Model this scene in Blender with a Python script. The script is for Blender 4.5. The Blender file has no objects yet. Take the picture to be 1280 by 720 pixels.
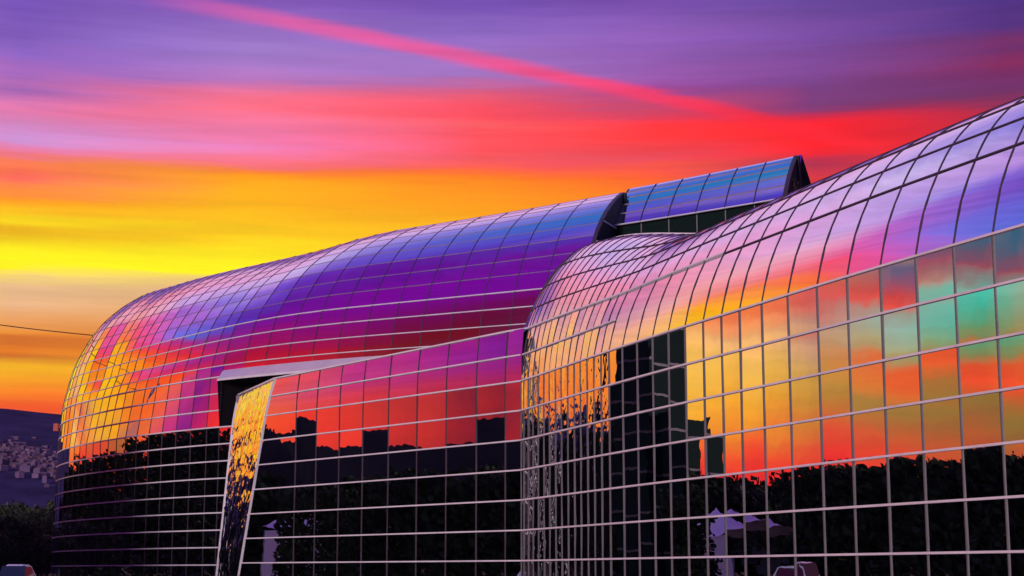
import bpy, bmesh, math, random
from mathutils import Vector, Matrix, noise
import numpy as np
random.seed(7)
C = bpy.context.scene.collection
R = math.radians

# ------------------------------------------------------------------ camera
CAMZ, F, HOR = 1.7, 2060.0, 715.0
TH = math.atan((HOR-360)/F); CT, ST = math.cos(TH), math.sin(TH)
cam = bpy.data.cameras.new('camera'); co = bpy.data.objects.new('camera', cam); C.objects.link(co)
co.location = (0, 0, CAMZ); co.rotation_euler = (R(90)+TH, 0, 0)
cam.sensor_width = 36; cam.lens = 36*F/1280; cam.clip_end = 30000; cam.clip_start = 0.5
bpy.context.scene.camera = co
def proj(p):
    x, y, z = p[0], p[1], p[2]-CAMZ
    dep = y*CT+z*ST; up = -y*ST+z*CT
    return (640+F*x/dep, 360-F*up/dep)
def azel(px, py):
    u, v = (px-640)/F, (360-py)/F
    d = Vector((u, CT-v*ST, ST+v*CT)).normalized()
    return math.degrees(math.atan2(d.x, d.y)), math.degrees(math.asin(d.z))
def lin(c):
    r = []
    for v in c:
        v = v/255.0
        r.append(v/12.92 if v <= .04045 else ((v+.055)/1.055)**2.4)
    return (*r, 1)

# ------------------------------------------------------------------ node helper
class N:
    def __init__(s, nt): s.nt = nt
    def new(s, t, **kw):
        n = s.nt.nodes.new(t)
        for k, v in kw.items(): setattr(n, k, v)
        return n
    def put(s, sock, v):
        if hasattr(v, 'links') or isinstance(v, bpy.types.NodeSocket): s.nt.links.new(v, sock)
        else: sock.default_value = v
    def m(s, op, a, b=None, c=None, clamp=False):
        n = s.new('ShaderNodeMath', operation=op, use_clamp=clamp)
        s.put(n.inputs[0], a)
        if b is not None: s.put(n.inputs[1], b)
        if c is not None: s.put(n.inputs[2], c)
        return n.outputs[0]
    def mix(s, f, a, b, mode='MIX'):
        n = s.new('ShaderNodeMix', data_type='RGBA', blend_type=mode)
        s.put(n.inputs[0], f); s.put(n.inputs[6], a); s.put(n.inputs[7], b)
        return n.outputs[2]
    def mr(s, v, a, b, c=0.0, d=1.0, kind='LINEAR'):
        n = s.new('ShaderNodeMapRange', interpolation_type=kind)
        s.put(n.inputs[0], v)
        for i, q in enumerate((a, b, c, d)): n.inputs[i+1].default_value = q
        return n.outputs[0]
    def noise(s, vec, scale, detail=3.0, rough=.5):
        n = s.new('ShaderNodeTexNoise'); s.put(n.inputs['Vector'], vec)
        n.inputs['Scale'].default_value = scale; n.inputs['Detail'].default_value = detail; n.inputs['Roughness'].default_value = rough
        return n.outputs[0]
    def ramp(s, f, stops, interp='LINEAR'):
        n = s.new('ShaderNodeValToRGB'); cr = n.color_ramp; cr.interpolation = interp
        s.put(n.inputs[0], f)
        cr.elements[0].position = stops[0][0]; cr.elements[0].color = stops[0][1]
        cr.elements[1].position = stops[-1][0]; cr.elements[1].color = stops[-1][1]
        for p, c in stops[1:-1]:
            e = cr.elements.new(p); e.color = c
        return n.outputs[0]
    def comb(s, x, y, z):
        n = s.new('ShaderNodeCombineXYZ'); s.put(n.inputs[0], x); s.put(n.inputs[1], y); s.put(n.inputs[2], z); return n.outputs[0]

# ------------------------------------------------------------------ world: the sunset sky, by direction
def px_col(x, lst, low, high):
    az = azel(x, 250)[0]
    st = [(e, c) for e, c in low]
    for y, c in reversed(lst): st.append((azel(x, y)[1], c))
    return az, st+list(high)
HI = [(22.5, (150, 100, 180)), (27, (225, 165, 215)), (33, (212, 175, 232)), (42, (140, 125, 218)), (52, (60, 105, 200)), (62, (40, 120, 185)), (90, (150, 145, 220))]
LOWL = [(0, (200, 60, 20)), (3, (250, 80, 10))]
LOWR = [(0, (150, 40, 30)), (4, (240, 100, 20)), (8, (255, 190, 0))]
COLS = [
 px_col(20, [(0,(118,82,182)),(60,(135,96,192)),(98,(168,104,186)),(120,(232,122,172)),(150,(214,140,205)),(172,(200,148,216)),(190,(240,120,160)),(203,(252,120,110)),(208,(255,125,60)),(226,(255,104,90)),(244,(255,150,18)),(268,(250,196,0)),(276,(255,222,0)),(288,(240,170,0)),(312,(255,205,0)),(322,(255,240,0)),(344,(255,238,0)),(349,(236,190,138)),(372,(230,178,132)),(400,(240,165,85)),(412,(245,150,40)),(424,(205,98,25)),(436,(240,130,10)),(447,(205,100,25)),(456,(255,190,0)),(475,(255,165,0)),(488,(255,120,0)),(504,(248,88,10))], LOWL, HI),
 px_col(300, [(0,(130,86,180)),(60,(160,122,202)),(95,(182,116,188)),(112,(236,118,160)),(135,(250,108,128)),(158,(244,120,160)),(180,(238,130,190)),(200,(252,116,130)),(208,(255,120,60)),(214,(255,148,14)),(240,(255,172,0)),(270,(252,190,0)),(300,(255,205,0)),(320,(255,235,0)),(345,(255,240,0)),(350,(240,195,130)),(375,(232,180,120)),(400,(240,165,85)),(425,(210,100,25)),(455,(255,180,0)),(504,(250,90,10))], LOWL, HI),
 px_col(600, [(0,(118,78,180)),(45,(140,102,190)),(95,(168,118,196)),(106,(200,96,146)),(122,(238,86,106)),(140,(255,72,88)),(165,(255,96,100)),(180,(255,76,84)),(200,(255,92,96)),(212,(255,96,62)),(222,(255,118,20)),(240,(255,144,8)),(262,(255,160,0)),(300,(255,190,0)),(345,(255,220,0)),(380,(245,180,60)),(430,(235,130,30)),(500,(245,90,10))], LOWL, HI),
 px_col(820, [(0,(118,74,168)),(45,(140,92,184)),(85,(150,90,172)),(112,(150,70,150)),(128,(196,72,112)),(146,(232,60,84)),(160,(255,50,56)),(178,(255,56,52)),(196,(236,76,90)),(212,(255,84,66)),(226,(255,100,34)),(245,(255,124,14)),(300,(255,180,0)),(380,(245,170,30)),(500,(245,90,10))], LOWR, HI),
 px_col(1020, [(0,(96,66,150)),(40,(120,74,160)),(80,(128,72,152)),(115,(118,60,128)),(138,(130,58,118)),(150,(196,40,76)),(160,(252,30,38)),(176,(255,26,28)),(196,(248,30,34)),(206,(170,46,78)),(216,(190,44,70)),(240,(240,60,40)),(300,(255,150,0)),(500,(245,90,10))], LOWR, HI),
 px_col(1265, [(0,(74,46,130)),(30,(88,46,122)),(60,(116,42,98)),(85,(132,38,88)),(105,(110,44,104)),(125,(118,46,92)),(150,(180,36,60)),(200,(220,50,40)),(300,(250,110,10)),(500,(230,80,10))], LOWR, HI),
]
REF = [
 (-26, [(0,(255,110,0)),(3,(255,150,0)),(6,(255,210,0)),(10,(255,240,20)),(12.5,(255,190,10)),(14,(252,120,70)),(15.5,(228,140,195)),(17.5,(166,106,190)),(20,(128,90,184)),(23,(190,110,170)),(26,(242,140,172)),(29,(240,155,198)),(32,(225,165,222)),(37,(205,185,236)),(42,(160,140,222)),(48,(112,90,202)),(60,(60,90,195)),(90,(150,145,220))]),
 (-36, [(0,(255,60,0)),(2.5,(255,90,0)),(4,(255,80,5)),(5.5,(255,115,10)),(7,(255,125,20)),(9,(252,140,60)),(11,(250,165,100)),(14,(248,176,130)),(17,(246,176,130)),(19.5,(244,170,150)),(22,(245,170,165)),(24.5,(248,160,160)),(27.5,(242,172,200)),(31,(205,165,228)),(35,(185,150,226)),(39,(200,160,226)),(43,(145,110,210)),(50,(108,80,198)),(64,(80,75,195)),(90,(150,145,220))]),
 (-40.5, [(0,(255,40,5)),(3,(255,60,5)),(5,(255,120,10)),(7,(255,140,20)),(9.5,(252,160,80)),(13,(250,176,115)),(16,(253,190,80)),(18.5,(255,198,20)),(20.5,(255,168,20)),(22.5,(252,130,90)),(24.5,(248,125,145)),(27.5,(238,150,190)),(31,(200,150,220)),(35,(165,145,228)),(38.5,(185,140,224)),(42,(140,100,208)),(50,(104,72,194)),(64,(80,65,190)),(90,(150,145,220))]),
 (-44, [(0,(255,20,5)),(2.5,(255,40,10)),(3.6,(255,100,0)),(4.8,(255,175,10)),(6.5,(255,200,60)),(8,(252,180,80)),(9.3,(250,150,60)),(11,(255,180,50)),(14,(255,215,30)),(19,(255,205,0)),(21,(255,175,5)),(22.6,(255,110,50)),(24.4,(248,80,120)),(27,(225,95,175)),(31,(175,105,208)),(35,(135,105,215)),(38,(135,95,208)),(42,(122,80,200)),(50,(100,60,188)),(62,(90,55,182)),(90,(150,145,220))]),
 (-49, [(0,(255,20,5)),(3,(255,30,10)),(3.9,(255,70,5)),(4.8,(255,140,10)),(5.8,(255,175,30)),(7,(255,195,80)),(8,(252,185,110)),(8.8,(250,120,60)),(10,(250,130,50)),(12,(255,190,20)),(17,(255,180,0)),(19.5,(255,130,15)),(21.5,(250,60,90)),(24.5,(228,85,165)),(27,(160,105,215)),(30,(138,100,208)),(36,(104,62,190)),(50,(100,48,180)),(62,(92,45,175)),(90,(150,145,220))]),
 (-51.5, [(0,(255,20,5)),(3.5,(255,30,10)),(4.6,(235,80,25)),(5.6,(205,140,40)),(6.6,(200,150,55)),(7.4,(205,155,110)),(8.1,(200,140,120)),(8.7,(215,90,75)),(9.4,(215,85,85)),(12,(255,185,20)),(17,(255,165,0)),(20,(250,80,50)),(22,(235,70,120)),(24.5,(200,90,180)),(27,(120,112,224)),(31,(112,92,208)),(36,(98,58,182)),(50,(102,40,172)),(62,(92,38,168)),(90,(150,145,220))]),
 (-56.5, [(0,(240,20,5)),(3,(250,40,10)),(4.2,(225,80,20)),(5.2,(165,120,40)),(6.0,(170,125,45)),(6.5,(245,105,25)),(7.0,(235,95,30)),(7.6,(175,165,105)),(8.5,(150,190,172)),(9.1,(165,150,130)),(9.5,(244,66,46)),(9.9,(185,70,80)),(10.6,(95,90,125)),(12,(255,170,10)),(16,(255,140,10)),(19,(250,80,30)),(22,(225,45,90)),(25,(170,50,140)),(26.6,(70,112,220)),(28.5,(80,95,210)),(31,(95,65,188)),(36,(92,40,170)),(45,(100,30,162)),(60,(98,28,160)),(70,(85,60,182)),(90,(150,145,220))]),
 (-61.5, [(0,(200,20,5)),(3,(200,50,15)),(4.2,(165,95,25)),(5.2,(140,110,30)),(6.0,(180,100,25)),(6.5,(245,75,20)),(7.1,(225,80,25)),(7.6,(100,140,80)),(8.3,(60,185,150)),(9.2,(75,205,182)),(9.7,(120,150,140)),(10.2,(150,60,75)),(10.9,(60,95,120)),(11.6,(50,100,130)),(13,(240,110,30)),(17,(252,90,20)),(21,(225,40,60)),(25,(165,35,125)),(30,(90,70,190)),(36,(85,50,175)),(50,(98,20,152)),(62,(95,30,155)),(70,(80,60,180)),(78,(80,90,205)),(90,(150,145,220))]),
 (-66.5, [(0,(200,15,5)),(3.5,(240,40,10)),(4.8,(255,120,10)),(6.5,(255,140,10)),(8,(255,120,20)),(12,(255,110,20)),(17,(255,75,20)),(21,(225,35,60)),(25,(165,30,120)),(30,(115,35,150)),(40,(105,15,150)),(60,(98,15,150)),(69,(82,50,172)),(78,(72,62,185)),(90,(150,145,220))]),
 (-72.5, [(0,(160,5,5)),(3.5,(180,15,10)),(4.7,(255,55,15)),(6.2,(255,62,25)),(7.2,(240,60,60)),(8.4,(226,60,80)),(10,(205,50,110)),(13,(200,55,125)),(16,(175,28,135)),(21,(185,25,70)),(27,(150,25,125)),(37,(112,15,150)),(50,(112,10,150)),(62,(104,10,150)),(70,(80,50,172)),(78,(70,58,185)),(90,(150,145,220))]),
 (-78.5, [(0,(120,5,5)),(4,(110,5,10)),(5.2,(150,8,12)),(6.2,(120,10,30)),(7.2,(175,18,60)),(8.8,(165,20,90)),(10.8,(140,15,125)),(15,(110,8,150)),(20,(160,12,70)),(28,(160,12,90)),(38,(118,10,145)),(55,(114,8,150)),(66,(108,14,150)),(73,(80,55,175)),(80,(66,58,182)),(90,(150,145,220))]),
 (-88, [(0,(200,15,5)),(4.5,(240,30,10)),(6.5,(255,50,15)),(10,(240,30,40)),(16,(200,12,40)),(25,(178,10,50)),(33,(148,8,105)),(42,(122,4,140)),(60,(118,2,150)),(68,(105,15,150)),(75,(72,60,182)),(82,(62,60,182)),(90,(150,145,220))]),
 (-108, [(0,(110,0,5)),(6,(170,10,15)),(12,(180,8,30)),(21,(180,10,40)),(30,(148,6,80)),(40,(125,2,120)),(52,(120,2,150)),(64,(110,8,150)),(72,(72,50,178)),(79,(60,75,195)),(90,(150,145,220))]),
 (-126, [(0,(60,0,5)),(6,(120,0,5)),(12,(120,0,10)),(30,(112,0,18)),(40,(100,0,40)),(48,(110,0,90)),(58,(112,2,142)),(66,(90,15,150)),(73,(50,55,180)),(80,(50,75,195)),(90,(150,145,220))]),
 (-160, [(0,(30,10,40)),(8,(30,20,60)),(20,(35,25,90)),(40,(40,40,130)),(60,(60,70,180)),(90,(155,145,220))]),
 (40, [(0,(90,30,60)),(10,(130,40,60)),(20,(90,40,110)),(40,(60,50,140)),(65,(110,105,200)),(90,(165,150,220))]),
 (110, [(0,(30,20,60)),(10,(35,25,70)),(30,(40,50,120)),(60,(85,85,190)),(90,(160,150,220))]),
]
KEYS = sorted(COLS+REF, key=lambda k: k[0])
world = bpy.data.worlds.new('World'); bpy.context.scene.world = world; world.use_nodes = True
nt = world.node_tree; nt.nodes.clear(); n = N(nt)
tc = n.new('ShaderNodeTexCoord'); sep = n.new('ShaderNodeSeparateXYZ'); nt.links.new(tc.outputs['Generated'], sep.inputs[0])
X, Y, Z = sep.outputs
az = n.m('MULTIPLY', n.m('ARCTAN2', X, Y), 57.29578)
el = n.m('MULTIPLY', n.m('ARCSINE', Z), 57.29578)
wv = n.comb(n.m('MULTIPLY', az, .045), n.m('MULTIPLY', el, .62), 3.1)
w1 = n.m('SUBTRACT', n.noise(wv, 1.0, 4.0, .55), .5)
wv2 = n.comb(n.m('MULTIPLY', az, .16), n.m('MULTIPLY', el, 2.4), 8.7)
w2 = n.m('SUBTRACT', n.noise(wv2, 1.0, 3.0, .6), .5)
amp = n.mr(el, 2.0, 40.0, .3, 4.0)
ew = n.m('ADD', el, n.m('MULTIPLY', n.m('ADD', n.m('MULTIPLY', w1, 1.1), n.m('MULTIPLY', w2, .45)), amp))
t = n.m('POWER', n.m('DIVIDE', n.m('MAXIMUM', ew, 0.0), 90.0), .5)
def stops(l):
    l = list(l)
    while len(l) > 31:      # a colour ramp holds 32 stops: drop the one that matters least
        err = []
        for i in range(1, len(l)-1):
            (a, ca), (b, cb), (c, cc) = l[i-1], l[i], l[i+1]; u = (b-a)/(c-a)
            err.append((sum(abs(cb[j]-ca[j]*(1-u)-cc[j]*u) for j in range(3))*(c-a), i))
        l.pop(min(err)[1])
    return [((e/90.0)**.5, lin(c)) for e, c in l]
cur = n.ramp(t, stops(KEYS[0][1]))
for i in range(1, len(KEYS)):
    f = n.mr(az, KEYS[i-1][0], KEYS[i][0])
    cur = n.mix(f, cur, n.ramp(t, stops(KEYS[i][1])))
# the long pink contrail-like cloud streak
pts = [azel(*p) for p in ((150,-12),(250,5),(400,36),(560,68),(640,85),(800,113),(1000,160),(1060,178))]
c2, c1, c0 = np.polyfit([p[0] for p in pts], [p[1] for p in pts], 2)
line = n.m('ADD', n.m('MULTIPLY', az, n.m('ADD', n.m('MULTIPLY', az, float(c2)), float(c1))), float(c0))
dl = n.m('ABSOLUTE', n.m('SUBTRACT', n.m('ADD', el, n.m('MULTIPLY', w2, .35)), line))
band = n.m('MULTIPLY', n.mr(dl, .42, .06, 0.0, 1.0, 'SMOOTHSTEP'), n.m('MULTIPLY', n.mr(az, -13.5, -8.0), n.mr(az, 14.5, 11.0)))
band = n.m('MULTIPLY', band, n.mr(w1, -.25, .2, .55, 1.0))
cur = n.mix(band, cur, n.mix(n.mr(az, -8, 9), lin((236, 96, 165)), lin((255, 36, 50))))
# fine streak brightness
fv = n.comb(n.m('MULTIPLY', az, .09), n.m('MULTIPLY', el, 1.5), 15.0)
fb = n.mr(n.noise(fv, 1.0, 5.0, .6), .25, .75, .84, 1.12)
cur = n.mix(1.0, cur, n.comb(fb, fb, fb), 'MULTIPLY')
# below the horizon: dim ground glow
cur = n.mix(n.mr(el, -1.5, 0.0), lin((30, 20, 34)), cur)
sky = n.new('ShaderNodeTexSky', sky_type='NISHITA'); sky.sun_disc = False
sky.sun_elevation = R(9); sky.sun_rotation = R(-150)
bg1 = n.new('ShaderNodeBackground'); nt.links.new(cur, bg1.inputs[0]); bg1.inputs[1].default_value = 1.05
bg2 = n.new('ShaderNodeBackground'); nt.links.new(sky.outputs[0], bg2.inputs[0]); bg2.inputs[1].default_value = 0.002
ad = n.new('ShaderNodeAddShader'); nt.links.new(bg1.outputs[0], ad.inputs[0]); nt.links.new(bg2.outputs[0], ad.inputs[1])
wo = n.new('ShaderNodeOutputWorld'); nt.links.new(ad.outputs[0], wo.inputs[0])

sl = bpy.data.lights.new('fill_light', 'SUN'); sl.energy = 1.7; sl.angle = R(12); sl.color = (1, .84, .88)  # added fill from opposite the sunset, brightens the pale glazing bars
so = bpy.data.objects.new('fill_light', sl); C.objects.link(so)
SA, SE = R(-150), R(9)
sd = Vector((math.sin(SA)*math.cos(SE), math.cos(SA)*math.cos(SE), math.sin(SE)))
so.rotation_euler = sd.to_track_quat('Z', 'Y').to_euler()
vs = bpy.context.scene.view_settings; vs.view_transform = 'Standard'; vs.look = 'None'; vs.exposure = 0; vs.gamma = 1

# ------------------------------------------------------------------ materials
def mat(name, col, rough=.6, metal=0.0, var=0.0, vscale=1.0, bump=0.0, bscale=1.0, spec=.5):
    m = bpy.data.materials.new(name); m.use_nodes = True
    q = N(m.node_tree); b = m.node_tree.nodes['Principled BSDF']
    b.inputs['Roughness'].default_value = rough; b.inputs['Metallic'].default_value = metal
    b.inputs['Specular IOR Level'].default_value = spec
    b.inputs['Base Color'].default_value = (*col, 1)
    g = q.new('ShaderNodeNewGeometry')
    if var:
        f = q.noise(g.outputs['Position'], vscale, 4.0, .6)
        lo = tuple(v*(1-var) for v in col)+(1,); hi = tuple(min(1, v*(1+var)) for v in col)+(1,)
        q.put(b.inputs['Base Color'], q.ramp(q.mr(f, .3, .7), [(0, lo), (1, hi)]))
    if bump:
        bn = q.new('ShaderNodeBump'); bn.inputs['Strength'].default_value = 1.0; bn.inputs['Distance'].default_value = bump
        q.put(bn.inputs['Height'], q.noise(g.outputs['Position'], bscale, 2.0, .5))
        q.put(b.inputs['Normal'], bn.outputs[0])
    return m
M = {
 'glass': mat('coated_mirror_glass', (.92, .92, .94), .0, 1.0, bump=.0035, bscale=.55),
 'glass_far': mat('coated_mirror_glass_rear', (.92, .9, .94), .0, 1.0, bump=.004, bscale=.5),
 'glass_rippled': mat('rippled_mirror_glass', (.92, .9, .9), .0, 1.0, bump=.15, bscale=.85),
 'glass_wavy': mat('wavy_mirror_glass', (.92, .9, .92), .0, 1.0, bump=.022, bscale=1.0),
 'glass_dark': mat('dark_green_glass', (.004, .016, .014), .6, .0, spec=.05),
 'transom': mat('pale_aluminium', (.88, .84, .87), .45, .0, var=.12, vscale=.6),
 'roof_bar': mat('mauve_roof_bar', (.3, .23, .32), .45, .1, var=.15, vscale=.5),
 'ledge': mat('sky_reflection_pale', (.82, .82, .88), .3, .35, var=.1, vscale=.4),  # pale base stands in for lavender sky mirrored in the sloping glass
 'mullion': mat('bronze_aluminium', (.07, .05, .07), .45, .2, var=.2, vscale=.5),
 'mullion_grey': mat('grey_aluminium', (.13, .115, .13), .45, .2, var=.2, vscale=.5),
 'hazy_plaster': mat('haze_tinted_plaster', (.17, .10, .2), .8, var=.5, vscale=.02),  # dim purple of the haze is put into the plaster colour
 'roof': mat('roof_membrane', (.22, .22, .25), .8, var=.2, vscale=.4),
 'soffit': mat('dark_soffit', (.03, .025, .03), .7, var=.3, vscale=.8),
 'asphalt': mat('asphalt', (.05, .05, .052), .85, var=.3, vscale=.5, bump=.01, bscale=20),
 'grass': mat('dry_grass', (.05, .06, .025), .95, spec=.05, var=.5, vscale=.15),
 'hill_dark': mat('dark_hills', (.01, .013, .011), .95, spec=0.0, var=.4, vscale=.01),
 'hill': mat('haze_tinted_hillside', (.05, .042, .10), .95, spec=0.0, var=.45, vscale=.012),  # indigo of the distance haze painted into the hill's base colour
 'bark': mat('bark', (.06, .045, .035), .9, var=.3, vscale=3),
 'plaster': mat('pale_plaster', (.62, .58, .6), .8, var=.15, vscale=1.5),
 'tile': mat('clay_roof', (.22, .11, .09), .8, var=.3, vscale=2),
 'concrete': mat('concrete', (.3, .29, .3), .85, var=.2, vscale=.6),
 'fabric': mat('white_fabric', (.92, .68, .74), .7, var=.08, vscale=.3),
 'cable': mat('black_cable', (.02, .02, .02), .7, var=.2, vscale=3),
 'blue_paint': mat('blue_car_paint', (.04, .07, .22), .25, .3, var=.1, vscale=2),
 'white_paint': mat('white_car_paint', (.75, .74, .76), .3, .0, var=.06, vscale=2),
 'car_glass': mat('car_glass', (.02, .025, .03), .05, .0, spec=1.0, var=.1),
 'tyre': mat('tyre_rubber', (.02, .02, .02), .8, var=.2, vscale=8),
 'rim': mat('wheel_rim', (.4, .4, .42), .35, .7, var=.1, vscale=5),
 'red': mat('red_enamel', (.5, .03, .02), .45, var=.15, vscale=3),
 'gold': mat('gold_bits_metal', (.55, .38, .14), .4, .6, var=.25, vscale=3),
}
def leafmat(name, a, b):
    m = bpy.data.materials.new(name); m.use_nodes = True
    q = N(m.node_tree); p = m.node_tree.nodes['Principled BSDF']; p.inputs['Roughness'].default_value = .75; p.inputs['Specular IOR Level'].default_value = .1
    g = q.new('ShaderNodeNewGeometry')
    q.put(p.inputs['Base Color'], q.ramp(g.outputs['Random Per Island'], [(0, (*a, 1)), (1, (*b, 1))]))
    return m
M['leaf_near'] = leafmat('grove_foliage', (.03, .05, .028), (.10, .11, .06))
M['leaf'] = leafmat('foliage', (.014, .026, .012), (.032, .045, .022))

# ------------------------------------------------------------------ mesh helpers
def link(name, me, m, parent=None):
    o = bpy.data.objects.new(name, me); C.objects.link(o)
    if m is not None: me.materials.append(m)
    if parent is not None: o.parent = parent
    return o
class MB:
    def __init__(s): s.v = []; s.f = []; s.sm = []
    def add(s, vs, fs, smooth=False):
        b = len(s.v); s.v += [tuple(p) for p in vs]
        for f in fs: s.f.append(tuple(b+i for i in f)); s.sm.append(smooth)
        return s
    def box(s, x0, x1, y0, y1, z0, z1, rz=0.0, c=(0, 0, 0)):
        vs = [Vector((x, y, z)) for z in (z0, z1) for x, y in ((x0, y0), (x1, y0), (x1, y1), (x0, y1))]
        mtx = Matrix.Rotation(rz, 3, 'Z'); vs = [mtx @ p + Vector(c) for p in vs]
        return s.add(vs, [(3, 2, 1, 0), (4, 5, 6, 7), (0, 1, 5, 4), (1, 2, 6, 5), (2, 3, 7, 6), (3, 0, 4, 7)])
    def sweep(s, pts, nrm, w, d, back=.03, vert=True):
        """rectangular bar along pts: d out along nrm, w across."""
        L = len(pts); vs = []
        for i in range(L):
            p = Vector(pts[i]); a = Vector(pts[max(i-1, 0)]); b = Vector(pts[min(i+1, L-1)])
            tg = (b-a).normalized(); o = Vector(nrm[i]).normalized(); cr = tg.cross(o).normalized()
            vs += [p-cr*w/2-o*back, p+cr*w/2-o*back, p+cr*w/2+o*d, p-cr*w/2+o*d]
        fs = []
        for i in range(L-1):
            for k in range(4): fs.append((4*i+k, 4*i+(k+1) % 4, 4*i+4+(k+1) % 4, 4*i+4+k))
        fs += [(3, 2, 1, 0), (4*L-4, 4*L-3, 4*L-2, 4*L-1)]
        return s.add(vs, fs)
    def tube(s, pts, r, seg=6):
        L = len(pts); vs = []
        for i in range(L):
            p = Vector(pts[i]); tg = (Vector(pts[min(i+1, L-1)])-Vector(pts[max(i-1, 0)])).normalized()
            a = tg.orthogonal().normalized(); b = tg.cross(a)
            rr = r[i] if isinstance(r, (list, tuple)) else r
            vs += [p+a*math.cos(2*math.pi*k/seg)*rr+b*math.sin(2*math.pi*k/seg)*rr for k in range(seg)]
        fs = [(seg*i+k, seg*i+(k+1) % seg, seg*i+seg+(k+1) % seg, seg*i+seg+k) for i in range(L-1) for k in range(seg)]
        fs += [tuple(range(seg-1, -1, -1)), tuple(range(seg*L-seg, seg*L))]
        return s.add(vs, fs, True)
    def mesh(s, name):
        me = bpy.data.meshes.new(name); me.from_pydata(s.v, [], s.f)
        me.polygons.foreach_set('use_smooth', s.sm); me.update(); return me
    def build(s, name, m, parent=None): return link(name, s.mesh(name), m, parent)
def empty(name, label, cat, loc=(0, 0, 0), group=None, rz=0.0):
    o = bpy.data.objects.new(name, None); C.objects.link(o); o.location = loc; o.rotation_euler = (0, 0, rz)
    o.empty_display_size = .5
    o['label'] = label; o['category'] = cat
    if group: o['group'] = group
    return o
def tag(o, label, cat, group=None):
    o['label'] = label; o['category'] = cat
    if group: o['group'] = group
    return o
def struct(name, mb, m):
    o = mb.build(name, m); o['kind'] = 'structure'; return o
def spline(P, n_per=24):
    P = [np.array(p, float) for p in P]; Q = [2*P[0]-P[1]]+P+[2*P[-1]-P[-2]]; out = []
    for i in range(1, len(Q)-2):
        p0, p1, p2, p3 = Q[i-1:i+3]
        d1 = np.linalg.norm(p1-p0)**.5; d2 = np.linalg.norm(p2-p1)**.5; d3 = np.linalg.norm(p3-p2)**.5
        m1 = (p2-p1)+d2*((p1-p0)/d1-(p2-p0)/(d1+d2)); m2 = (p2-p1)+d2*((p3-p2)/d3-(p3-p1)/(d2+d3))
        for k in range(n_per):
            u = k/n_per; out.append((2*u**3-3*u**2+1)*p1+(u**3-2*u**2+u)*m1+(-2*u**3+3*u**2)*p2+(u**3-u**2)*m2)
    out.append(P[-1]); return np.array(out)
def sm(a, b, x):
    u = min(1, max(0, (x-a)/(b-a))); return u*u*(3-2*u)

# ------------------------------------------------------------------ curtain wall building kit
class Col:      # one vertical grid line: base point, inward normal, profile [(offset, z)] by row key
    def __init__(s, p, nin, prof, lean=0.0): s.p = p; s.n = nin; s.prof = prof; s.lean = lean
    def at(s, k):
        o, z = s.prof(k)
        return Vector((s.p[0]+s.n[0]*o, s.p[1]+s.n[1]*o, z))
    def out(s, k, e=.05):
        a, b = s.at(k-e), s.at(k+e); t = (b-a).normalized()
        h = Vector((s.n[1], -s.n[0], 0)); v = t.cross(h)
        if v.dot(Vector((-s.n[0], -s.n[1], .2))) < 0: v = -v
        return v.normalized()
def prof_fn(rows):   # rows: list of (key, offset, z) -> smooth curve above the vertical part
    ks = [r[0] for r in rows]; pts = spline([(r[0], r[1], r[2]) for r in rows], 12)
    def f(k, ks=ks, rows=rows, pts=pts):
        if k <= ks[0]: return rows[0][1], rows[0][2]
        kk = pts[:, 0]; return float(np.interp(k, kk, pts[:, 1])), float(np.interp(k, kk, pts[:, 2]))
    return f
PANES = {}
def pane_patch(c0, c1, k0, k1, jit, seg=4, rng=random):
    """one glass pane: straight across, following the profile upward; small installation tilt."""
    vs = []; a, b = rng.uniform(-jit, jit), rng.uniform(-jit, jit)
    nn = (c0.out((k0+k1)/2)+c1.out((k0+k1)/2)).normalized()
    for j in range(seg+1):
        v = j/seg; k = k0+(k1-k0)*v; A, B = c0.at(k), c1.at(k)
        for i in range(seg+1):
            u = i/seg; vs.append(A.lerp(B, u)+nn*(a*(u-.5)+b*(v-.5)))
    s1 = seg+1
    fs = [(j*s1+i, j*s1+i+1, (j+1)*s1+i+1, (j+1)*s1+i) for j in range(seg) for i in range(seg)]
    return vs, fs
def area2(vs, seg=4):
    s1 = seg+1; q = [proj(vs[i]) for i in (0, seg, s1*s1-1, s1*seg)]
    ins = any(-5 < x < 1285 and -5 < y < 725 for x, y in q)
    a = abs(sum(q[i][0]*q[(i+1) % 4][1]-q[(i+1) % 4][0]*q[i][1] for i in range(4)))/2
    return a if ins else 0
def put_panes(lst, parent, m, name='glass_pane', most=100):
    lst = sorted(lst, key=lambda v: -area2(v[0]))
    for vs, fs in lst[:most]: MB().add(vs, fs, True).build(name, m, parent)
    if len(lst) > most:
        r = MB()
        for vs, fs in lst[most:]: r.add(vs, fs, True)
        o = r.build(name+'s', m, parent); o['kind'] = 'stuff'

# ================================================================== FRONT BUILDING
front = empty('glass_building', 'near curved mirror glass building with wavy roof and pale horizontal bars, sweeping to right edge', 'building', (12, 66, 0))
inv = None
def child(o, root):     # keep world coordinates under an empty that is not at the origin
    for c in o: c.matrix_parent_inverse = Matrix.Translation(-Vector(root.location))
BP = [(26, 33), (20.6, 43.5), (16.6, 53.1), (13.3, 61.2), (9.9, 70.3), (7.4, 77), (4.9, 84.2), (2.5, 91.5), (.55, 97.3)]
bp = spline(BP, 60)
bpx = 640+F*bp[:, 0]/(bp[:, 1]*CT+(9-CAMZ)*ST)
def on_path(path, pxs, target):
    o = np.argsort(pxs); i = np.interp(target, pxs[o], o.astype(float)); a = int(i); b = min(a+1, len(path)-1)
    p = path[a]*(1-(i-a))+path[b]*(i-a); j = min(max(a, 2), len(path)-3); tg = path[j+2]-path[j-2]; return p, tg/np.linalg.norm(tg), i
def ZR(k): return 2.35+1.75*k
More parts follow.
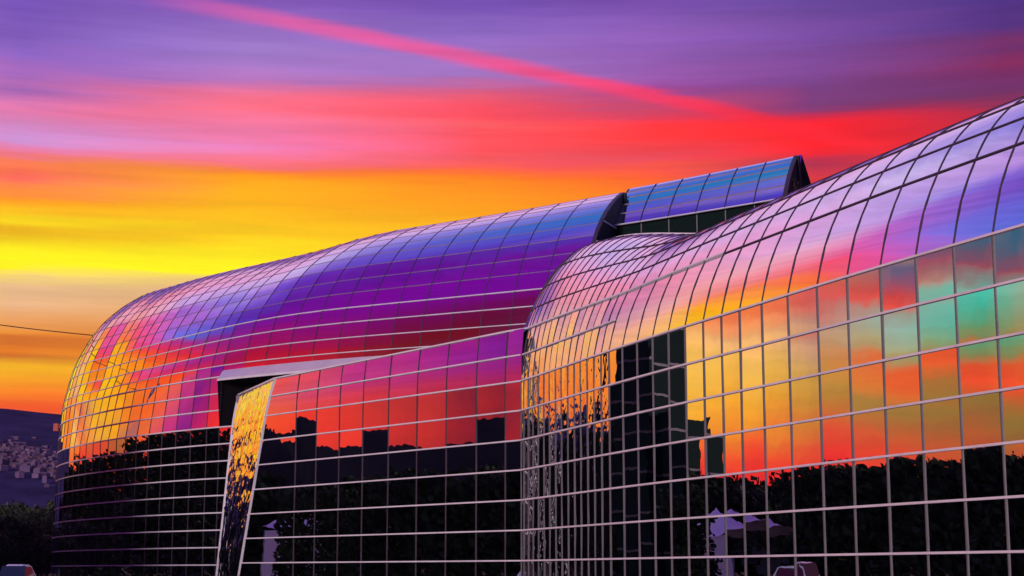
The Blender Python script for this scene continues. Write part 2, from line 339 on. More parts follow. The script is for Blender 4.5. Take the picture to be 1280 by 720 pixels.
RIGHT = {6: (0, 12.87), 7: (.42, 14.5), 8: (1.13, 16.05), 9: (1.85, 17.2), 10: (2.85, 18.2), 11: (4.2, 18.95), 12: (5.7, 19.4), 13: (7.6, 19.6)}
NOSE = {6: (0, 12.87), 7: (.16, 14.45), 8: (.5, 16.05), 9: (.98, 17.35), 10: (1.65, 18.7), 11: (2.5, 19.95), 12: (3.6, 21.0), 13: (5.2, 21.55)}
def front_prof(wgt):
    rows = [(-2, 0, -.9)]+[(k, 0, ZR(k)) for k in range(-1, 6)]
    rows += [(k, NOSE[k][0]*wgt+RIGHT[k][0]*(1-wgt), NOSE[k][1]*wgt+RIGHT[k][1]*(1-wgt)) for k in range(6, 14)]
    g = prof_fn([r for r in rows if r[0] >= 6])
    def f(k):
        if k <= 6: return 0.0, 12.87-(6-k)*1.7533 if k > -2 else -.9
        return g(k)
    return f
pxl = [1680, 1600, 1530, 1465, 1405, 1350, 1298, 1248, 1198, 1150, 1105, 1063, 1025, 988, 955, 927, 904, 881, 858, 837, 817, 797.5, 779, 762, 752, 743, 734.5, 726, 718, 710, 702, 694.5, 687, 680, 673, 666.5, 660.5, 655, 651]
cols = []
for x in pxl:
    p, tg, _ = on_path(bp, bpx, x); nin = np.array([tg[1], -tg[0]])
    if nin[0] < 0: nin = -nin
    cols.append(Col(p, nin, front_prof(1-sm(655, 775, x))))
NB = len(cols)
# round the nose (upper rows only) and along the back
last = cols[-1].p
NP = spline([tuple(cols[-2].p), tuple(last), (.15, 99.6), (.35, 101.6), (1.4, 103.4), (3.4, 104.8), (6.2, 105.2), (9.5, 103.6), (13.5, 99.5), (20, 88), (30, 66), (42, 44)], 20)
nose = []
for i in (28, 36, 44, 52, 60, 68, 78, 88, 100, 112, 124, 140, 160, 180, 200, 219):
    j = min(i, len(NP)-2); tg = NP[j+1]-NP[j-1]; tg = tg/np.linalg.norm(tg); nin = np.array([tg[1], -tg[0]])
    nose.append(Col(NP[i], nin, front_prof(1.0 if i < 160 else .6)))
up = cols+nose
rng = random.Random(3)
plist = []; wavy = []
for i in range(NB-1):
    a, b = cols[i], cols[i+1]; x = pxl[i]
    j = .013 if x > 760 else .022
    for k in range(-1, 6): (plist if x > 765 else wavy).append(pane_patch(a, b, k, k+1, j, rng=rng))
    if x > 765: plist.append(pane_patch(a, b, 6, 8, .004, 8 if False else 4, rng=rng))
    else:
        for k in (6, 7): (wavy if k == 6 else plist).append(pane_patch(a, b, k, k+1, j, rng=rng))
    for k in range(8, 13): plist.append(pane_patch(a, b, k, k+1, .004 if x > 760 else .01, rng=rng))
for i in range(NB-1, len(up)-1):
    for k in range(8, 13): plist.append(pane_patch(up[i], up[i+1], k, k+1, .012, rng=rng))
    if i > NB+2:
        for k in range(-1, 8): plist.append(pane_patch(up[i], up[i+1], k, k+1, .012, rng=rng))
# ---- west wing wall (left of the crease)
CR = np.array(last)
WEND = np.array([-17.35, 118.9]); wt = (WEND-CR)/np.linalg.norm(WEND-CR); wn = np.array([-wt[1], wt[0]]); wn = wn if wn[1] > 0 else -wn
wn = -wn if wn[0] < 0 else wn
def wing_prof(u):
    zt = 16.05-.5*u; t7 = 14.45-.2*u
    g = prof_fn([(5, 0, ZR(5)), (6, 0, 12.87), (7, .06, t7), (8, .22, zt)])
    def f(k):
        if k <= 6: return 0.0, 12.87-(6-k)*1.7533
        return g(k)
    return f
class WCol(Col):
    def at(s, k):
        p = Col.at(s, k); sh = s.lean*(16-p.z)/16
        return p+Vector((wt[0]*sh, wt[1]*sh, 0))
wpx = [631.5, 595.5, 558, 521.5, 486, 454, 424.7, 396, 370.4]
wcols = [WCol(CR, wn, wing_prof(0))]
for x in wpx:
    tx = (x-640)/F; # solve along the wall at z 13
    best = min(np.linspace(0, 40, 2001), key=lambda s_: abs((CR+wt*s_)[0]-tx*((CR+wt*s_)[1]*CT+11*ST)))
    q = CR+wt*best; wcols.append(WCol(q, wn, wing_prof(best/28)))
wcols.append(WCol(WEND, wn, wing_prof(1), lean=4.5))
for i in range(len(wcols)-1):
    for k in range(-1, 8): plist.append(pane_patch(wcols[i], wcols[i+1], k, k+1, .02, rng=rng))
before = set(bpy.data.objects)
put_panes(plist, front, M['glass'])
wv_ = MB()
for vs_, fs_ in wavy: wv_.add(vs_, fs_, True)
wo2 = wv_.build('narrow_glass_panes', M['glass_wavy'], front); wo2['kind'] = 'stuff'
# ---- slanted end wall of the wing, rippled narrow panes
ew0 = WEND; ew1 = np.array([-21.9, 130.4]); et = (ew1-ew0)/np.linalg.norm(ew1-ew0); en = np.array([et[1], -et[0]]); en = en if en[0] > 0 else -en
class ECol(Col):
    def at(s, k):
        p = Col.at(s, k); q = (16-p.z)/16; u = s.lean
        a = wt*4.5*q*(1-u)-en*1.27*q*u
        return p+Vector((a[0], a[1], 0))
ecols = [ECol(ew0+(ew1-ew0)*u, en, wing_prof(1), lean=u) for u in (0, .2, .4, .6, .8, 1)]
el_ = []; rng2 = random.Random(11)
for i in range(5):
    for k2 in range(-2, 16):
        k = k2/2.0
        el_.append(pane_patch(ecols[i], ecols[i+1], k, k+.5, .03 if k < 6 else .006, 2, rng2))
m_ = MB()
for vs_, fs_ in el_: m_.add(vs_, fs_, True)
m_.build('end_wall', M['glass_rippled'], front)
for i, c in enumerate(ecols[:1]+ecols[-1:]):
    ks = [-1+q*.5 for q in range(19)]
    MB().sweep([c.at(k) for k in ks], [c.out(k) for k in ks], .16, .06).build('edge_trim', M['transom'], front)
top = MB(); top.sweep([c.at(8) for c in ecols], [Vector((-c.n[0], -c.n[1], 0)) for c in ecols], .14, .08).build('coping', M['transom'], front)
# ---- transoms
def bar_row(cs, k, w, d, name, m, parent, sub=1):
    pts = [c.at(k) for c in cs]; nr = [c.out(k) for c in cs]
    MB().sweep(pts, nr, w, d).build(name, m, parent)
whole = cols+[c for c in wcols[1:]]
for k in range(-1, 7): bar_row(whole, k, .085, .09, 'transom', M['transom'], front)
i762 = pxl.index(762)
bar_row(cols[i762:]+wcols[1:], 7, .085, .09, 'transom', M['transom'], front)
bar_row(cols[i762-6:]+wcols[1:], 8, .095, .09, 'transom', M['transom'], front)
bar_row(cols[:i762-5], 8, .06, .05, 'roof_transom', M['mullion'], front)
for k in (9, 10, 11): bar_row(cols+nose[:5], k, .05, .04, 'roof_transom', M['mullion'], front)
bar_row(cols+nose[:8], 12.9, .07, .04, 'ridge_trim', M['transom'], front)
# ---- mullions
for i, c in enumerate(cols+nose[:7]):
    x = pxl[i] if i < NB else 650
    w = .05 if x > 850 else (.038 if x > 760 else .022)
    lo = -1 if i < NB else 8
    if lo < 6: MB().sweep([c.at(-1), c.at(6)], [c.out(0)]*2, w*.8, .05).build('mullion', M['mullion_grey'], front)
    ks = [max(6, lo)+q*.25 for q in range(int((12.9-max(6, lo))*4)+1)]
    MB().sweep([c.at(k) for k in ks], [c.out(k) for k in ks], w, .028).build('roof_mullion', M['mullion'], front)
for c in wcols[1:-1]:
    ks = (-1, 6, 7, 8); MB().sweep([c.at(k) for k in ks], [c.out(0) for k in ks], .05, .04).build('mullion', M['mullion'], front)
# ---- caps: roof deck, wing roof, wing back
def cap(name, pts, m, parent):
    bm = bmesh.new(); vs_ = [bm.verts.new(p) for p in pts]; f = bm.faces.new(vs_)
    bmesh.ops.triangulate(bm, faces=[f]); me = bpy.data.meshes.new(name); bm.to_mesh(me); bm.free(); return link(name, me, m, parent)
cap('roof_deck', [c.at(13) for c in up], M['roof'], front)
wb = [Vector((2.5, 103.5, 15.5)), Vector((ew1[0], ew1[1], 15.5))]
cap('wing_roof', [Vector((c.at(8).x, c.at(8).y, 15.5)) for c in wcols]+[wb[1], wb[0]], M['roof'], front)
MB().add([wb[0], wb[1], (wb[1].x, wb[1].y, 0), (wb[0].x, wb[0].y, 0)], [(0, 1, 2, 3)]).build('rear_wall', M['concrete'], front)
child([o for o in front.children], front)

# ================================================================== REAR BUILDING
rear = empty('glass_building', 'far rounded mirror glass building with domed left end, behind the near one', 'building', (-28, 172, 0))
AP = [(-38, 262), (-50, 250), (-55.5, 238), (-58.3, 227), (-58.8, 217.5), (-57.5, 209), (-53.9, 199.8), (-48.2, 190.3), (-39.5, 179), (-29.6, 169.2), (-17, 160.5), (-5.5, 155), (8, 149.5), (24, 143), (38, 137)]
ap = spline(AP, 60)
seg = np.r_[0, np.cumsum(np.linalg.norm(np.diff(ap, axis=0), axis=1))]
apx = 640+F*ap[:, 0]/(ap[:, 1]*CT+(16-CAMZ)*ST)
A_UP = [(11, 0, 21.65), (12, .02, 22.9), (13, .35, 24.4), (14, .85, 26.0), (15, 1.5, 27.6), (16, 2.5, 29.3), (17, 3.7, 30.9), (18, 5.0, 32.5), (19, 6.5, 33.9), (20, 8.1, 35.1), (21, 9.7, 36.1), (22, 11.3, 36.95), (23, 12.9, 37.65), (24, 14.6, 38.2), (25, 16.4, 37.1), (26, 18.4, 38.8)]
def rear_prof(os_, zs_, lean=0.0):
    g = prof_fn([(k, o*os_, 21.65+(z-21.65)*zs_) for k, o, z in A_UP])
    def f(k):
        ex = lean*.31*max(0, min(k, 13)-8.0)
        if k <= 11: return ex, 2.4+1.75*k
        o, z = g(k); return o+ex, z
    return f
class RCol(Col): pass
def rcol(s_, ):
    i = np.interp(s_, seg, np.arange(len(seg))); a = min(int(i), len(ap)-2); p = ap[a]*(1-(i-a))+ap[a+1]*(i-a)
    j = min(max(a, 3), len(ap)-4); tg = ap[j+3]-ap[j-3]; tg = tg/np.linalg.norm(tg); nin = np.array([-tg[1], tg[0]])
    px = 640+F*p[0]/(p[1]*CT+14*ST)
    side = 0 if p[1] < 215 else 1
    left = 1-sm(90, 300, px) if p[1] < 230 else 1
    c = RCol(p, nin, rear_prof(1-.42*left, 1-.13*(1-sm(90, 430, px) if p[1] < 230 else 1)+.19*max(0, min(1.1, (px-430)/495))**1.3, (1-sm(130, 340, px))*(.35+.65*sm(74, 112, px)) if p[1] < 215 else .35)); c.px = px; return c
s_of = lambda x: float(np.interp(x, apx[380:], seg[380:]))
s_fin = s_of(723); s_end = s_of(953); s_led = s_of(274)
ss = []
s_ = 0.0
while s_ < s_fin-1.2:
    ss.append(s_); s_ += 2.3 if s_ < s_of(150) else (2.75 if s_ < s_of(300) else 3.1)
ss.append(s_fin)
jl = int(np.argmin([abs(v-s_led) for v in ss])); ss[jl] = s_led
rc = [rcol(v) for v in ss]
rl = []; rng3 = random.Random(5)
for i in range(len(rc)-1):
    a, b = rc[i], rc[i+1]
    for k in range(-1, 26):
        if i >= jl and 8 <= k < 12: continue
        if i < 12 and k > 0 and False: continue
        if i >= jl and k == 12: k = 11.55
        rl.append(pane_patch(a, b, k, int(k)+1 if k != 11.55 else 13, .017 if k < 14 else .012, 3, rng3))
def area3(v): return area2(v[0], 3)
rl.sort(key=lambda v: -area3(v) if min(proj(q)[0] for q in v[0][:1]) < 660 else 0)
for vs_, fs_ in rl[:100]: MB().add(vs_, fs_, True).build('glass_pane', M['glass_far'], rear)
r_ = MB()
for vs_, fs_ in rl[100:]: r_.add(vs_, fs_, True)
o_ = r_.build('glass_panes', M['glass_far'], rear); o_['kind'] = 'stuff'
# sloping glass ledge over the recess, and the recess itself
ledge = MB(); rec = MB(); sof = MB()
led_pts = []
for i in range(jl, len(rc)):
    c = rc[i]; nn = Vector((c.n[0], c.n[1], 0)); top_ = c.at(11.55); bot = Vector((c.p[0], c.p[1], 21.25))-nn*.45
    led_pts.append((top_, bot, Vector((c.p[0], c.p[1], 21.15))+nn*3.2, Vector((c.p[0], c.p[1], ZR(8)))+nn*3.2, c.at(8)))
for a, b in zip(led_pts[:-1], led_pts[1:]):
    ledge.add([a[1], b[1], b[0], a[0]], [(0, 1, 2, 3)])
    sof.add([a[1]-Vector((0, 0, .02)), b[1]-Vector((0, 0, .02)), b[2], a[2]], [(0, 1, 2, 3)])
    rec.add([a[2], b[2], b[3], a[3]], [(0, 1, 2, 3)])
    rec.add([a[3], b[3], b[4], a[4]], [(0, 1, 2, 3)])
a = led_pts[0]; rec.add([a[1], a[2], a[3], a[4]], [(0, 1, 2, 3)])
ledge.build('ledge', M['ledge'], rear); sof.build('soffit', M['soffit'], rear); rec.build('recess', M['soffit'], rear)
MB().sweep([q[1] for q in led_pts], [Vector((-rc[jl+i].n[0], -rc[jl+i].n[1], 0)) for i in range(len(led_pts))], .22, .05).build('ledge_trim', M['transom'], rear)
for k in range(-1, 26):
    if 8 < k < 12: bar_row(rc[:jl+1], k, .12, .1, 'transom', M['transom'], rear)
    elif k <= 15: bar_row(rc, k, .13 if k < 12 else .08, .08 if k < 12 else .05, 'transom', M['transom'], rear)
    else: bar_row(rc, k, .065, .025, 'roof_transom', M['roof_bar'], rear)
for i, c in enumerate(rc):
    ks = [-1, 5, 8]+[9+q*.5 for q in range(34)]
    if i > jl: MB().sweep([c.at(-1), c.at(8)], [c.out(0)]*2, .05, .03).build('mullion', M['mullion'], rear); ks = [12+q*.5 for q in range(28)]
    MB().sweep([c.at(k) for k in ks], [c.out(k) for k in ks], .07, .035).build('roof_mullion' if i > jl else 'mullion', M['mullion'], rear)
# second roof shell beyond the first gable
ss2 = list(np.linspace(s_fin, s_end, 7)); rc2 = [rcol(v) for v in ss2]
def set_back(g):
    def f(k):
        o, z = g(k); return 10.4+(o-6.5)*.75, z+.45+.5*max(0, k-19)/7
    return f
rc1_end = rc2[0]; rc2_arc = rc2[-1]; fin_col = rcol(s_fin)
for c in rc2: c.prof = set_back(c.prof)
sl2 = []
for i in range(len(rc2)-1):
    for k in range(19, 26): sl2.append(pane_patch(rc2[i], rc2[i+1], k, k+1, .02, 3, rng3))
for vs_, fs_ in sl2: MB().add(vs_, fs_, True).build('roof_pane', M['glass_far'], rear)
for k in range(19, 26): bar_row(rc2, k, .14 if k == 19 else .07, .05, 'roof_transom', M['transom' if k == 19 else 'roof_bar'], rear)
for c in rc2: 
    ks = [19+q*.5 for q in range(14)]; MB().sweep([c.at(k) for k in ks], [c.out(k) for k in ks], .09, .06).build('roof_mullion', M['mullion'], rear)
cl = MB(); 
def inp(c, o, z): return Vector((c.p[0]+c.n[0]*o, c.p[1]+c.n[1]*o, z))
for a, b in zip(rc2[:-1], rc2[1:]):
    za, zb = a.at(19).z-.1, b.at(19).z-.1
    cl.add([inp(a, 10.8, 20), inp(b, 10.8, 20), inp(b, 10.8, zb), inp(a, 10.8, za)], [(0, 1, 2, 3)])
cl.build('clerestory', M['glass_dark'], rear)
for c in rc2: MB().sweep([inp(c, 10.8, 25), inp(c, 10.8, c.at(19).z-.1)], [c.out(0)]*2, .1, .06).build('clerestory_mullion', M['mullion'], rear)
# gable fins: dark end walls with a frame round the opening
def gable(c, k0, apex, z_low, name, m_open):
    ks = [k0+(apex-k0)*q/14 for q in range(15)]
    arc = [c.at(k) for k in ks]; A = arc[-1]; foot = Vector((A.x, A.y, 0))+Vector((c.n[0], c.n[1], 0))*.7; foot.z = z_low
    L = Vector((c.n[1], -c.n[0], 0)); L = L if L.x > 0 else -L
    low = Vector((arc[0].x, arc[0].y, z_low))
    pts = arc+[foot, low]
    g = MB(); nP = len(pts)
    g.add([p+L*.02 for p in pts]+[p+L*.3 for p in pts], [tuple(range(nP)), tuple(range(2*nP-1, nP-1, -1))]+[(i, (i+1) % nP, nP+(i+1) % nP, nP+i) for i in range(nP)])
    g.build(name, M['soffit'], rear)
    inner = [p.lerp(A+(foot-A)*.45, .22) for p in arc]
    MB().sweep([p+L*.15 for p in arc], [c.out(k) for k in ks], .4, .12).build('gable_frame', M['mullion'], rear)
    MB().sweep([A+L*.15, foot+L*.15], [L, L], .7, .35).build('gable_post', M['soffit'], rear)
    return arc, A, foot, L
arc, A, foot, L = gable(fin_col, 12, 23.3, 27.5, 'gable_wall', None)
# glazing bars inside the first gable
for f_ in (.35, .55, .72):
    z = A.z+(foot.z-A.z)*f_
    pl = min(arc, key=lambda p: abs(p.z-z)); pr = A.lerp(foot, f_)
    MB().sweep([Vector((pl.x, pl.y, z))+L*.33, Vector((pr.x, pr.y, z))+L*.33], [L, L], .16, .08).build('glazing_bar', M['transom'], rear)
arc2, A2, foot2, L2 = gable(rc2[-1], 19, 23.6, 29, 'gable_wall', None)
gbits = MB(); rr = random.Random(4)  # small gold-coloured tapered bits scattered on the second gable
cc = arc2[4].lerp(foot2, .55); cc.z = arc2[3].z+.2
for q in range(16):
    d = (foot2-arc2[0]); d.z = 0; d.normalize()
    p = cc+d*rr.uniform(-1.2, 1.2)+Vector((0, 0, rr.uniform(-.7, 1.0)))+L2*.34
    gbits.tube([p, p+d*rr.uniform(-.5, .5)+Vector((0, 0, rr.uniform(.2, .7)))], [.12, .05], 5)
gbits.build('gold_bits', M['gold'], rear)
# closing roof and back
allr = rc+rc2[1:]
cap('roof_deck', [c.at(26) for c in allr]+[rc2[-1].at(26)+Vector((6, 17, -6)), Vector((20, 230, 30))], M['roof'], rear)
lamp_p = rc[0]
nl = min(rc, key=lambda c: c.px if c.p[1] < 225 else 999)
b_ = nl.at(10.0); w_ = MB(); w_.box(-.28, .28, -.28, .28, 0, .95, c=(b_.x-.55, b_.y, b_.z-.6)); w_.box(-.1, .7, -.08, .08, .45, .6, c=(b_.x-.5, b_.y, b_.z-.6)); w_.build('warning_lamp', M['red'], rear)
child([o for o in rear.children], rear)

# ================================================================== GROUND, HILLS
g = MB(); 
g.add([(-4600, -1600, 0), (4600, -1600, 0), (4600, 5100, 0), (-4600, 5100, 0)], [(0, 1, 2, 3)]); struct('ground', g, M['grass'])
pv = MB(); pv.add([(-160, -30, .004), (60, -30, .004), (60, 300, .004), (-160, 300, .004)], [(0, 1, 2, 3)]); struct('pavement', pv, M['asphalt'])
def ridge(name, az0, az1, dist, depth, hfun, step=1.0, rows=14):
    mb = MB(); cnt = int((az1-az0)/step)+1; vs_ = []
    for j in range(rows+1):
        v = j/rows; r = dist+depth*v
        for i in range(cnt):
            a = R(az0+i*step); h = hfun(az0+i*step)*dist
            z = h*math.sin(min(1, v*1.0)*math.pi/2)**1.1*(r/dist)+noise.noise(Vector((math.sin(a)*9, math.cos(a)*9, v*5)))*h*.06*math.sin(v*math.pi)
            vs_.append((r*math.sin(a), r*math.cos(a), max(z, -5) if v > 0 else -5))
    fs_ = [(j*cnt+i, j*cnt+i+1, (j+1)*cnt+i+1, (j+1)*cnt+i) for j in range(rows) for i in range(cnt-1)]
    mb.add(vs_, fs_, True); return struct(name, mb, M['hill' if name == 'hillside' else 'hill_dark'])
def hmain(a):
    u = a
    e = 5.35-.05*(u+17)*1.0 if u > -25 else 5.35
    return math.tan(R(e+.25*noise.noise(Vector((u*.13, 0, 4)))+.06*noise.noise(Vector((u*1.3, 2, 4)))))
HD, HDEP = 2600, 1500
hz = MB(); hz.box(-4700, 4700, -1700, 5200, -6.5, 480); hz_ = hz.build('haze', None); hz_['kind'] = 'stuff'
hm = bpy.data.materials.new('haze_air'); hm.use_nodes = True; hm.node_tree.nodes.clear(); hv = hm.node_tree.nodes.new('ShaderNodeVolumePrincipled'); hv.inputs['Color'].default_value = (.62, .5, .95, 1); hv.inputs['Density'].default_value = 1.8e-5
ho = hm.node_tree.nodes.new('ShaderNodeOutputMaterial'); hm.node_tree.links.new(hv.outputs[0], ho.inputs['Volume']); hz_.data.materials.append(hm)
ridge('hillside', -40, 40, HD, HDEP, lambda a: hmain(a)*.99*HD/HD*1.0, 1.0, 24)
def hwest(a):
    e = 3.2 if a > -62.5 else (3.2+(-62.5-a)*.55 if a > -66.5 else 5.0)
    return math.tan(R(max(1.5, e-.15+.3*noise.noise(Vector((a*.2, 5, 4)))+.12*noise.noise(Vector((a*.7, 5, 4))))))
ridge('hills', -175, -38, 900, 400, hwest, .25, 10)

# ================================================================== TOWN ON THE HILLSIDE
def hill_pt(az_, el_, lo=HD, hi=HD+HDEP):
    # march the ray from the camera on to the hill surface
    h = hmain(az_)*.99*HD
    for q in range(300):
        r = lo+(hi-lo)*q/299; v = (r-HD)/HDEP
        z = h*math.sin(v*math.pi/2)**1.1*(r/HD) if v > 0 else 0
        if z >= CAMZ+r*math.tan(R(el_)): return Vector((r*math.sin(R(az_)), r*math.cos(R(az_)), z))
    return None
def house_mesh(w, d, h, rh):
    wall = MB().box(-w/2, w/2, -d/2, d/2, -4, h).mesh('wall')
    roof = MB().add([(-w/2-.4, -d/2-.4, h), (w/2+.4, -d/2-.4, h), (w/2+.4, d/2+.4, h), (-w/2-.4, d/2+.4, h), (-w/2, 0, h+rh), (w/2, 0, h+rh)], [(0, 1, 5, 4), (2, 3, 4, 5), (0, 4, 3), (1, 2, 5), (3, 2, 1, 0)]).mesh('roof')
    wall.materials.append(M['hazy_plaster']); roof.materials.append(M['tile']); return wall, roof
kinds = [house_mesh(16, 12, 8, 3), house_mesh(26, 14, 12, 2.5), house_mesh(12, 12, 16, 2), house_mesh(40, 16, 9, 3)]
hr = random.Random(21)
def house(p, kd, rz, label, group, sc=1.0):
    e = empty('house', label, 'house', p, group, rz); e.scale = (sc, sc, sc)
    w_ = bpy.data.objects.new('wall', kinds[kd][0]); C.objects.link(w_); w_.parent = e
    f_ = bpy.data.objects.new('roof', kinds[kd][1]); C.objects.link(f_); f_.parent = e
    return e
cnt = 0
for q in range(285):
    x = hr.uniform(-6, 72); yb = 566+.28*x; y = yb+hr.gauss(0, 9)
    if y < 548: continue
    a_, e_ = azel(x, y); p = hill_pt(a_, e_)
    if p is None: continue
    house(p, hr.choice((0, 0, 1, 2, 3)), hr.uniform(0, 3.1), 'tiny pale house in the town band across the dark hillside', 'houses of the hillside town', hr.uniform(.38, .75)); cnt += 1

# ================================================================== TREES
def crown_mesh(rx, rz_, nl, seed, size):
    r = random.Random(seed); mb = MB(); cl_ = []
    for q in range(12):
        a = r.uniform(0, 6.28); rr_ = rx*r.uniform(.15, .72); cl_.append((Vector((math.cos(a)*rr_, math.sin(a)*rr_, rz_*r.uniform(.25, 1.55))), r.uniform(.28, .5)))
    for q in range(nl):
        c_, s_c = r.choice(cl_); d = Vector((r.gauss(0, 1), r.gauss(0, 1), r.gauss(0, 1))).normalized()*(r.random()**.4)
        p = c_+Vector((d.x*rx*s_c, d.y*rx*s_c, d.z*rz_*s_c)); n1 = Vector((r.gauss(0, 1), r.gauss(0, 1), r.gauss(0, .7))).normalized()
        a_ = n1.orthogonal().normalized(); b_2 = n1.cross(a_); s2 = size*r.uniform(.6, 1.3)
        mb.add([p-a_*s2, p-b_2*s2*.5, p+a_*s2, p+b_2*s2*.5], [(0, 1, 2, 3)])
    return mb.mesh('crown')
crowns = []
for i in range(4):
    me = crown_mesh(3.6+.4*i, 3.2+.5*(i % 2), 3200, 50+i, .30); me.materials.append(M['leaf_near']); crowns.append(me)
trunks = []
for i in range(3):
    r = random.Random(80+i); mb = MB(); mb.tube([(0, 0, -.2), (.1*i, .1, 1.5), (.2, -.1*i, 3.2), (.1, 0, 5)], [.3, .24, .18, .1], 8)
    for q in range(5):
        a = q*1.3+i; mb.tube([(.15, 0, 2.2+q*.35), (math.cos(a)*1.1, math.sin(a)*1.1, 3.6+q*.35), (math.cos(a)*2.0, math.sin(a)*2.0, 5+q*.3)], [.11, .08, .03], 6)
    me = mb.mesh('trunk'); me.materials.append(M['bark']); trunks.append(me)
def tree(x, y, z, sc, kd, label, group, rz=0.0):
    e = empty('tree', label, 'tree', (x, y, z), group, rz); e.scale = (sc, sc, sc)
    t_ = bpy.data.objects.new('trunk', trunks[kd % 3]); C.objects.link(t_); t_.parent = e
    c_ = bpy.data.objects.new('crown', crowns[kd % 4]); C.objects.link(c_); c_.parent = e; c_.location = (0, 0, 2.6)
    return e
tr = random.Random(9)
# trees in view at lower left, beyond the parked cars
for i, (px_, yd, topy) in enumerate([(4, 300, 628), (20, 330, 640), (38, 300, 632), (54, 350, 634), (10, 240, 655), (30, 250, 662), (48, 235, 650), (60, 260, 645), (-4, 210, 668), (18, 200, 678), (40, 215, 672), (57, 225, 668), (66, 300, 640)]):
    x = (px_-640)/F*yd*1.0; zt = CAMZ+math.tan(R(azel(px_, topy)[1]))*yd*1.02; sc = max(.8, zt/8.4)
    tree(x, yd, 0, sc, i, 'dark leafy tree in the crowded grove at the lower left, below the hillside town', 'trees of the grove at lower left', tr.uniform(0, 6))
# trees west of the buildings, seen only mirrored in the glass
for i in range(16):
    a = i/15; x = -70-34*a+tr.uniform(-4, 4); y = 262-170*a+tr.uniform(-5, 5)
    if x/y > -.335: x = -.345*y-tr.uniform(0, 5)
    tree(x, y, 0, tr.uniform(1.0, 1.5), i, 'dark tree of the belt mirrored low in the glass fronts', 'trees mirrored in the glass', tr.uniform(0, 6))
wd = MB(); wr = random.Random(31)
for q in range(80000):
    a = wr.random(); y = 275-205*a; x = -.36*y-9-wr.random()*7
    if x > -52: x = -52-wr.random()*6
    if 122 < y < 133.5: x -= 9
    hh = (20 if 160 < y < 205 else 18 if y > 160 else 10.8+max(0, (y-140)/20)*9.2)*(1+.10*noise.noise(Vector((y*.16, 3, 0)))+.06*noise.noise(Vector((y*.6, 7, 0))))
    z = hh*wr.random()**.75; p = Vector((x, y, z)); n1 = Vector((wr.gauss(0, 1), wr.gauss(0, 1), wr.gauss(0, .6))).normalized()
    a_ = n1.orthogonal().normalized(); b_ = n1.cross(a_); s2 = wr.uniform(.28, .55)
    wd.add([p-a_*s2, p-b_*s2*.6, p+a_*s2, p+b_*s2*.6], [(0, 1, 2, 3)])
wo_ = wd.build('woodland', M['leaf']); wo_['kind'] = 'stuff'; wo_['label'] = 'dense dark wood west of the buildings, mirrored in their glass'; wo_['category'] = 'woodland'
hg = MB()
for q in range(5000):
    p = Vector((wr.uniform(-42.4, -40.6), wr.uniform(119.3, 126.5), wr.uniform(0, 8.2+.5*math.sin(q))))
    n1 = Vector((wr.gauss(0, 1), wr.gauss(0, 1), wr.gauss(0, .6))).normalized(); a_ = n1.orthogonal().normalized(); b_ = n1.cross(a_); s2 = wr.uniform(.15, .35)
    hg.add([p-a_*s2, p-b_*s2*.6, p+a_*s2, p+b_*s2*.6], [(0, 1, 2, 3)])
tag(hg.build('reflection_screen', M['leaf']), 'tall dark leafy screen added out of view to keep the lilac canopy out of the wing glass', 'reflection_screen')  # unseen leafy occluder added to block the tent's reflection in the wing wall
# houses between the trees at lower left
house(Vector(((8-640)/F*420, 420, 10)), 0, .5, 'pale house topmost above the grove trees at lower left', None, .55)
house(Vector(((50-640)/F*420, 420, 8)), 1, -.4, 'long pale house above the grove trees, nearest the building corner', None, .5)
house(Vector(((37-640)/F*228, 228, 2.6)), 1, .35, 'lilac white house half hidden among the grove trees', None, .28)

# ================================================================== VEHICLES at lower left
def car(loc, rz, paint, label, h=1.5):
    e = empty('car', label, 'car', loc, None, rz)
    prof = [(-2.2, .35), (-2.25, .75), (-2.1, .98), (-1.3, 1.05), (-.75, h-.08), (-.4, h), (.9, h), (1.5, h-.12), (2.05, 1.05), (2.2, .9), (2.2, .35)]
    mb = MB(); nP = len(prof)
    def wdt(z): return .88 if z < 1.06 else .88-(z-1.05)*.38
    vs_ = [(x, -wdt(z), z) for x, z in prof]+[(x, wdt(z), z) for x, z in prof]
    mb.add(vs_, [tuple(range(nP)), tuple(range(2*nP-1, nP-1, -1))]+[(i, nP+i, nP+(i+1) % nP, (i+1) % nP) for i in range(nP)])
    mb.build('body', paint, e)
    for s2 in (-1, 1):
        w = MB(); w.add([(-1.1, s2*.885, 1.08), (1.75, s2*.885, 1.08), (1.35, s2*(wdt(h-.12)+.012), h-.14), (-.6, s2*(wdt(h-.12)+.012), h-.14)], [(0, 1, 2, 3)]); w.build('side_window', M['car_glass'], e)
    w = MB(); w.add([(-1.27, -.8, 1.09), (-1.27, .8, 1.09), (-.78, .7, h-.1), (-.78, -.7, h-.1)], [(0, 1, 2, 3)]); ob = w.build('windscreen', M['car_glass'], e); ob.location = (-.02, 0, .01)
    for sx in (-1.4, 1.35):
        for sy in (-.8, .8):
            mb = MB(); mb.tube([(sx, sy-.1, .33), (sx, sy+.1, .33)], .33, 20); wh = mb.build('wheel', M['tyre'], e)
            mb = MB(); mb.tube([(sx, sy-.11, .33), (sx, sy+.11, .33)], .2, 12); mb.build('rim', M['rim'], wh)
    for sy in (-.6, .6): MB().box(-2.27, -2.2, sy-.16, sy+.16, .68, .84).build('headlight', M['white_paint'], e)
    return e
car((-20.9, 62.0, .004), .12, M['blue_paint'], 'dark blue car cut off by the lower left corner of the picture', 1.86)
car((-29.9, 101.0, .004), 1.62, M['white_paint'], 'white van facing out, right of the blue car at lower left', 2.15)

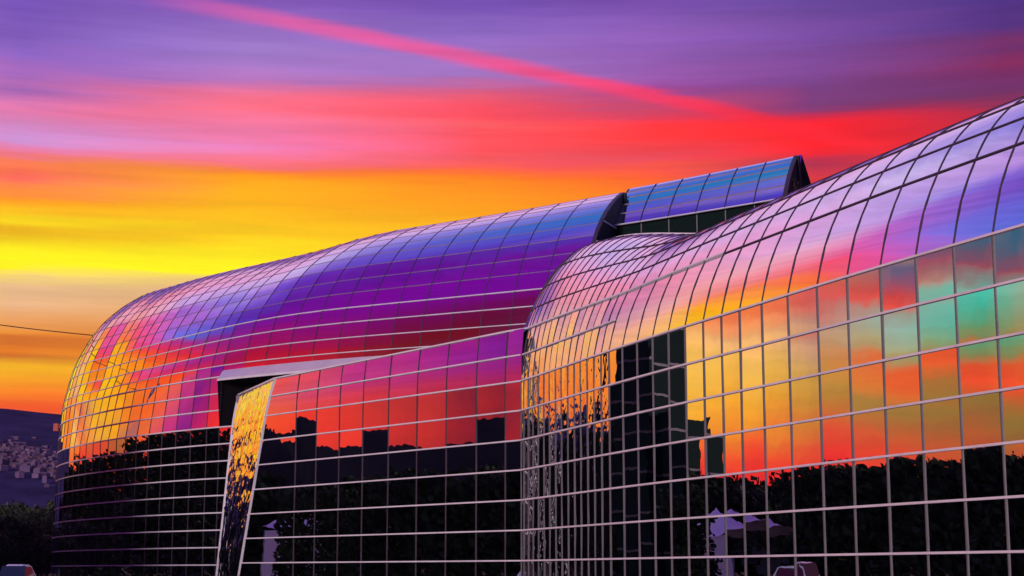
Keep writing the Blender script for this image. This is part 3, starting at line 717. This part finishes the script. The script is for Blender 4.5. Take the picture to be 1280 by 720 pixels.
# ================================================================== THINGS MIRRORED IN THE GLASS (left of the frame)
ob = empty('office_block', 'tall dark green office block mirrored in the near curved wall', 'building', (-64, 153, 0))
MB().box(-5, 5, -4.8, 4.8, 0, 29).build('wall', M['glass_dark'], ob)
for z in range(4, 29, 4): MB().box(-5.06, 5.06, -4.86, 4.86, z, z+.25).build('floor_band', M['mullion'], ob)
MB().box(-3, 3, -3, 3, 29, 30.2).build('roof_plant', M['concrete'], ob)
an = empty('annex_building', 'low dark annex beside the tall office block, mirrored in the near curved wall', 'building', (-64, 144.9, 0))
MB().box(-4, 4, -2.7, 2.7, 0, 18).build('wall', M['glass_dark'], an)
for z in range(4, 18, 4): MB().box(-4.06, 4.06, -2.76, 2.76, z, z+.25).build('floor_band', M['mullion'], an)
tn = empty('canopy_tent', 'pale lilac peaked fabric canopy mirrored low in the near wall', 'tent', (-54.2, 127.6, 0), None, .0)
mb = MB(); K = 13
vs_ = []
for j in range(K):
    for i in range(K):
        u, v = i/(K-1)*2-1, j/(K-1)*2-1; pk = max(0, 1-math.hypot(u-.35, v))**1.6*6+max(0, 1-math.hypot(u+.4, v*.9))**1.8*4
        vs_.append((v*3.5, u*3.6, 5.0+pk*.4+.6*(u*u)))
mb.add(vs_, [(j*K+i, j*K+i+1, (j+1)*K+i+1, (j+1)*K+i) for j in range(K-1) for i in range(K-1)], True); mb.build('canopy', M['fabric'], tn)
for sx in (-3.3, 3.3):
    for sy in (-3.4, 3.4): MB().tube([(sx, sy, 0), (sx, sy, 5.2)], .08, 8).build('pole', M['concrete'], tn)
MB().box(3.4, 3.45, -3.3, 3.3, 0, 5.1).build('side_panel', M['fabric'], tn)

# cable from the rounded building to the left
a = min((c.at(k) for c in rc if c.p[1] < 214 for k in np.arange(11, 20, .25)), key=lambda p: math.hypot(proj(p)[0]-101, proj(p)[1]-409)); b = Vector(((-260-640)/F*205, 205, CAMZ+math.tan(R(azel(-260, 352)[1]))*224))
mb = MB(); L_ = [a.lerp(b, q/20)-Vector((0, 0, 1.0*math.sin(math.pi*q/20))) for q in range(21)]
mb.tube(L_, .06, 6); tag(mb.build('cable', M['cable']), 'thin dark cable strung across the orange sky at left', 'cable')
po = empty('utility_pole', 'grey pole left of the picture that carries the dark cable', 'pole', (b.x, b.y, 0))
MB().tube([(0, 0, 0), (0, 0, b.z+1)], [.28, .16], 12).build('shaft', M['concrete'], po); MB().box(-1.2, 1.2, -.08, .08, b.z-.2, b.z-.02).build('crossarm', M['mullion'], po)

cy = bpy.context.scene.cycles; cy.max_bounces = 8; cy.glossy_bounces = 4; cy.diffuse_bounces = 2; cy.use_denoising = True
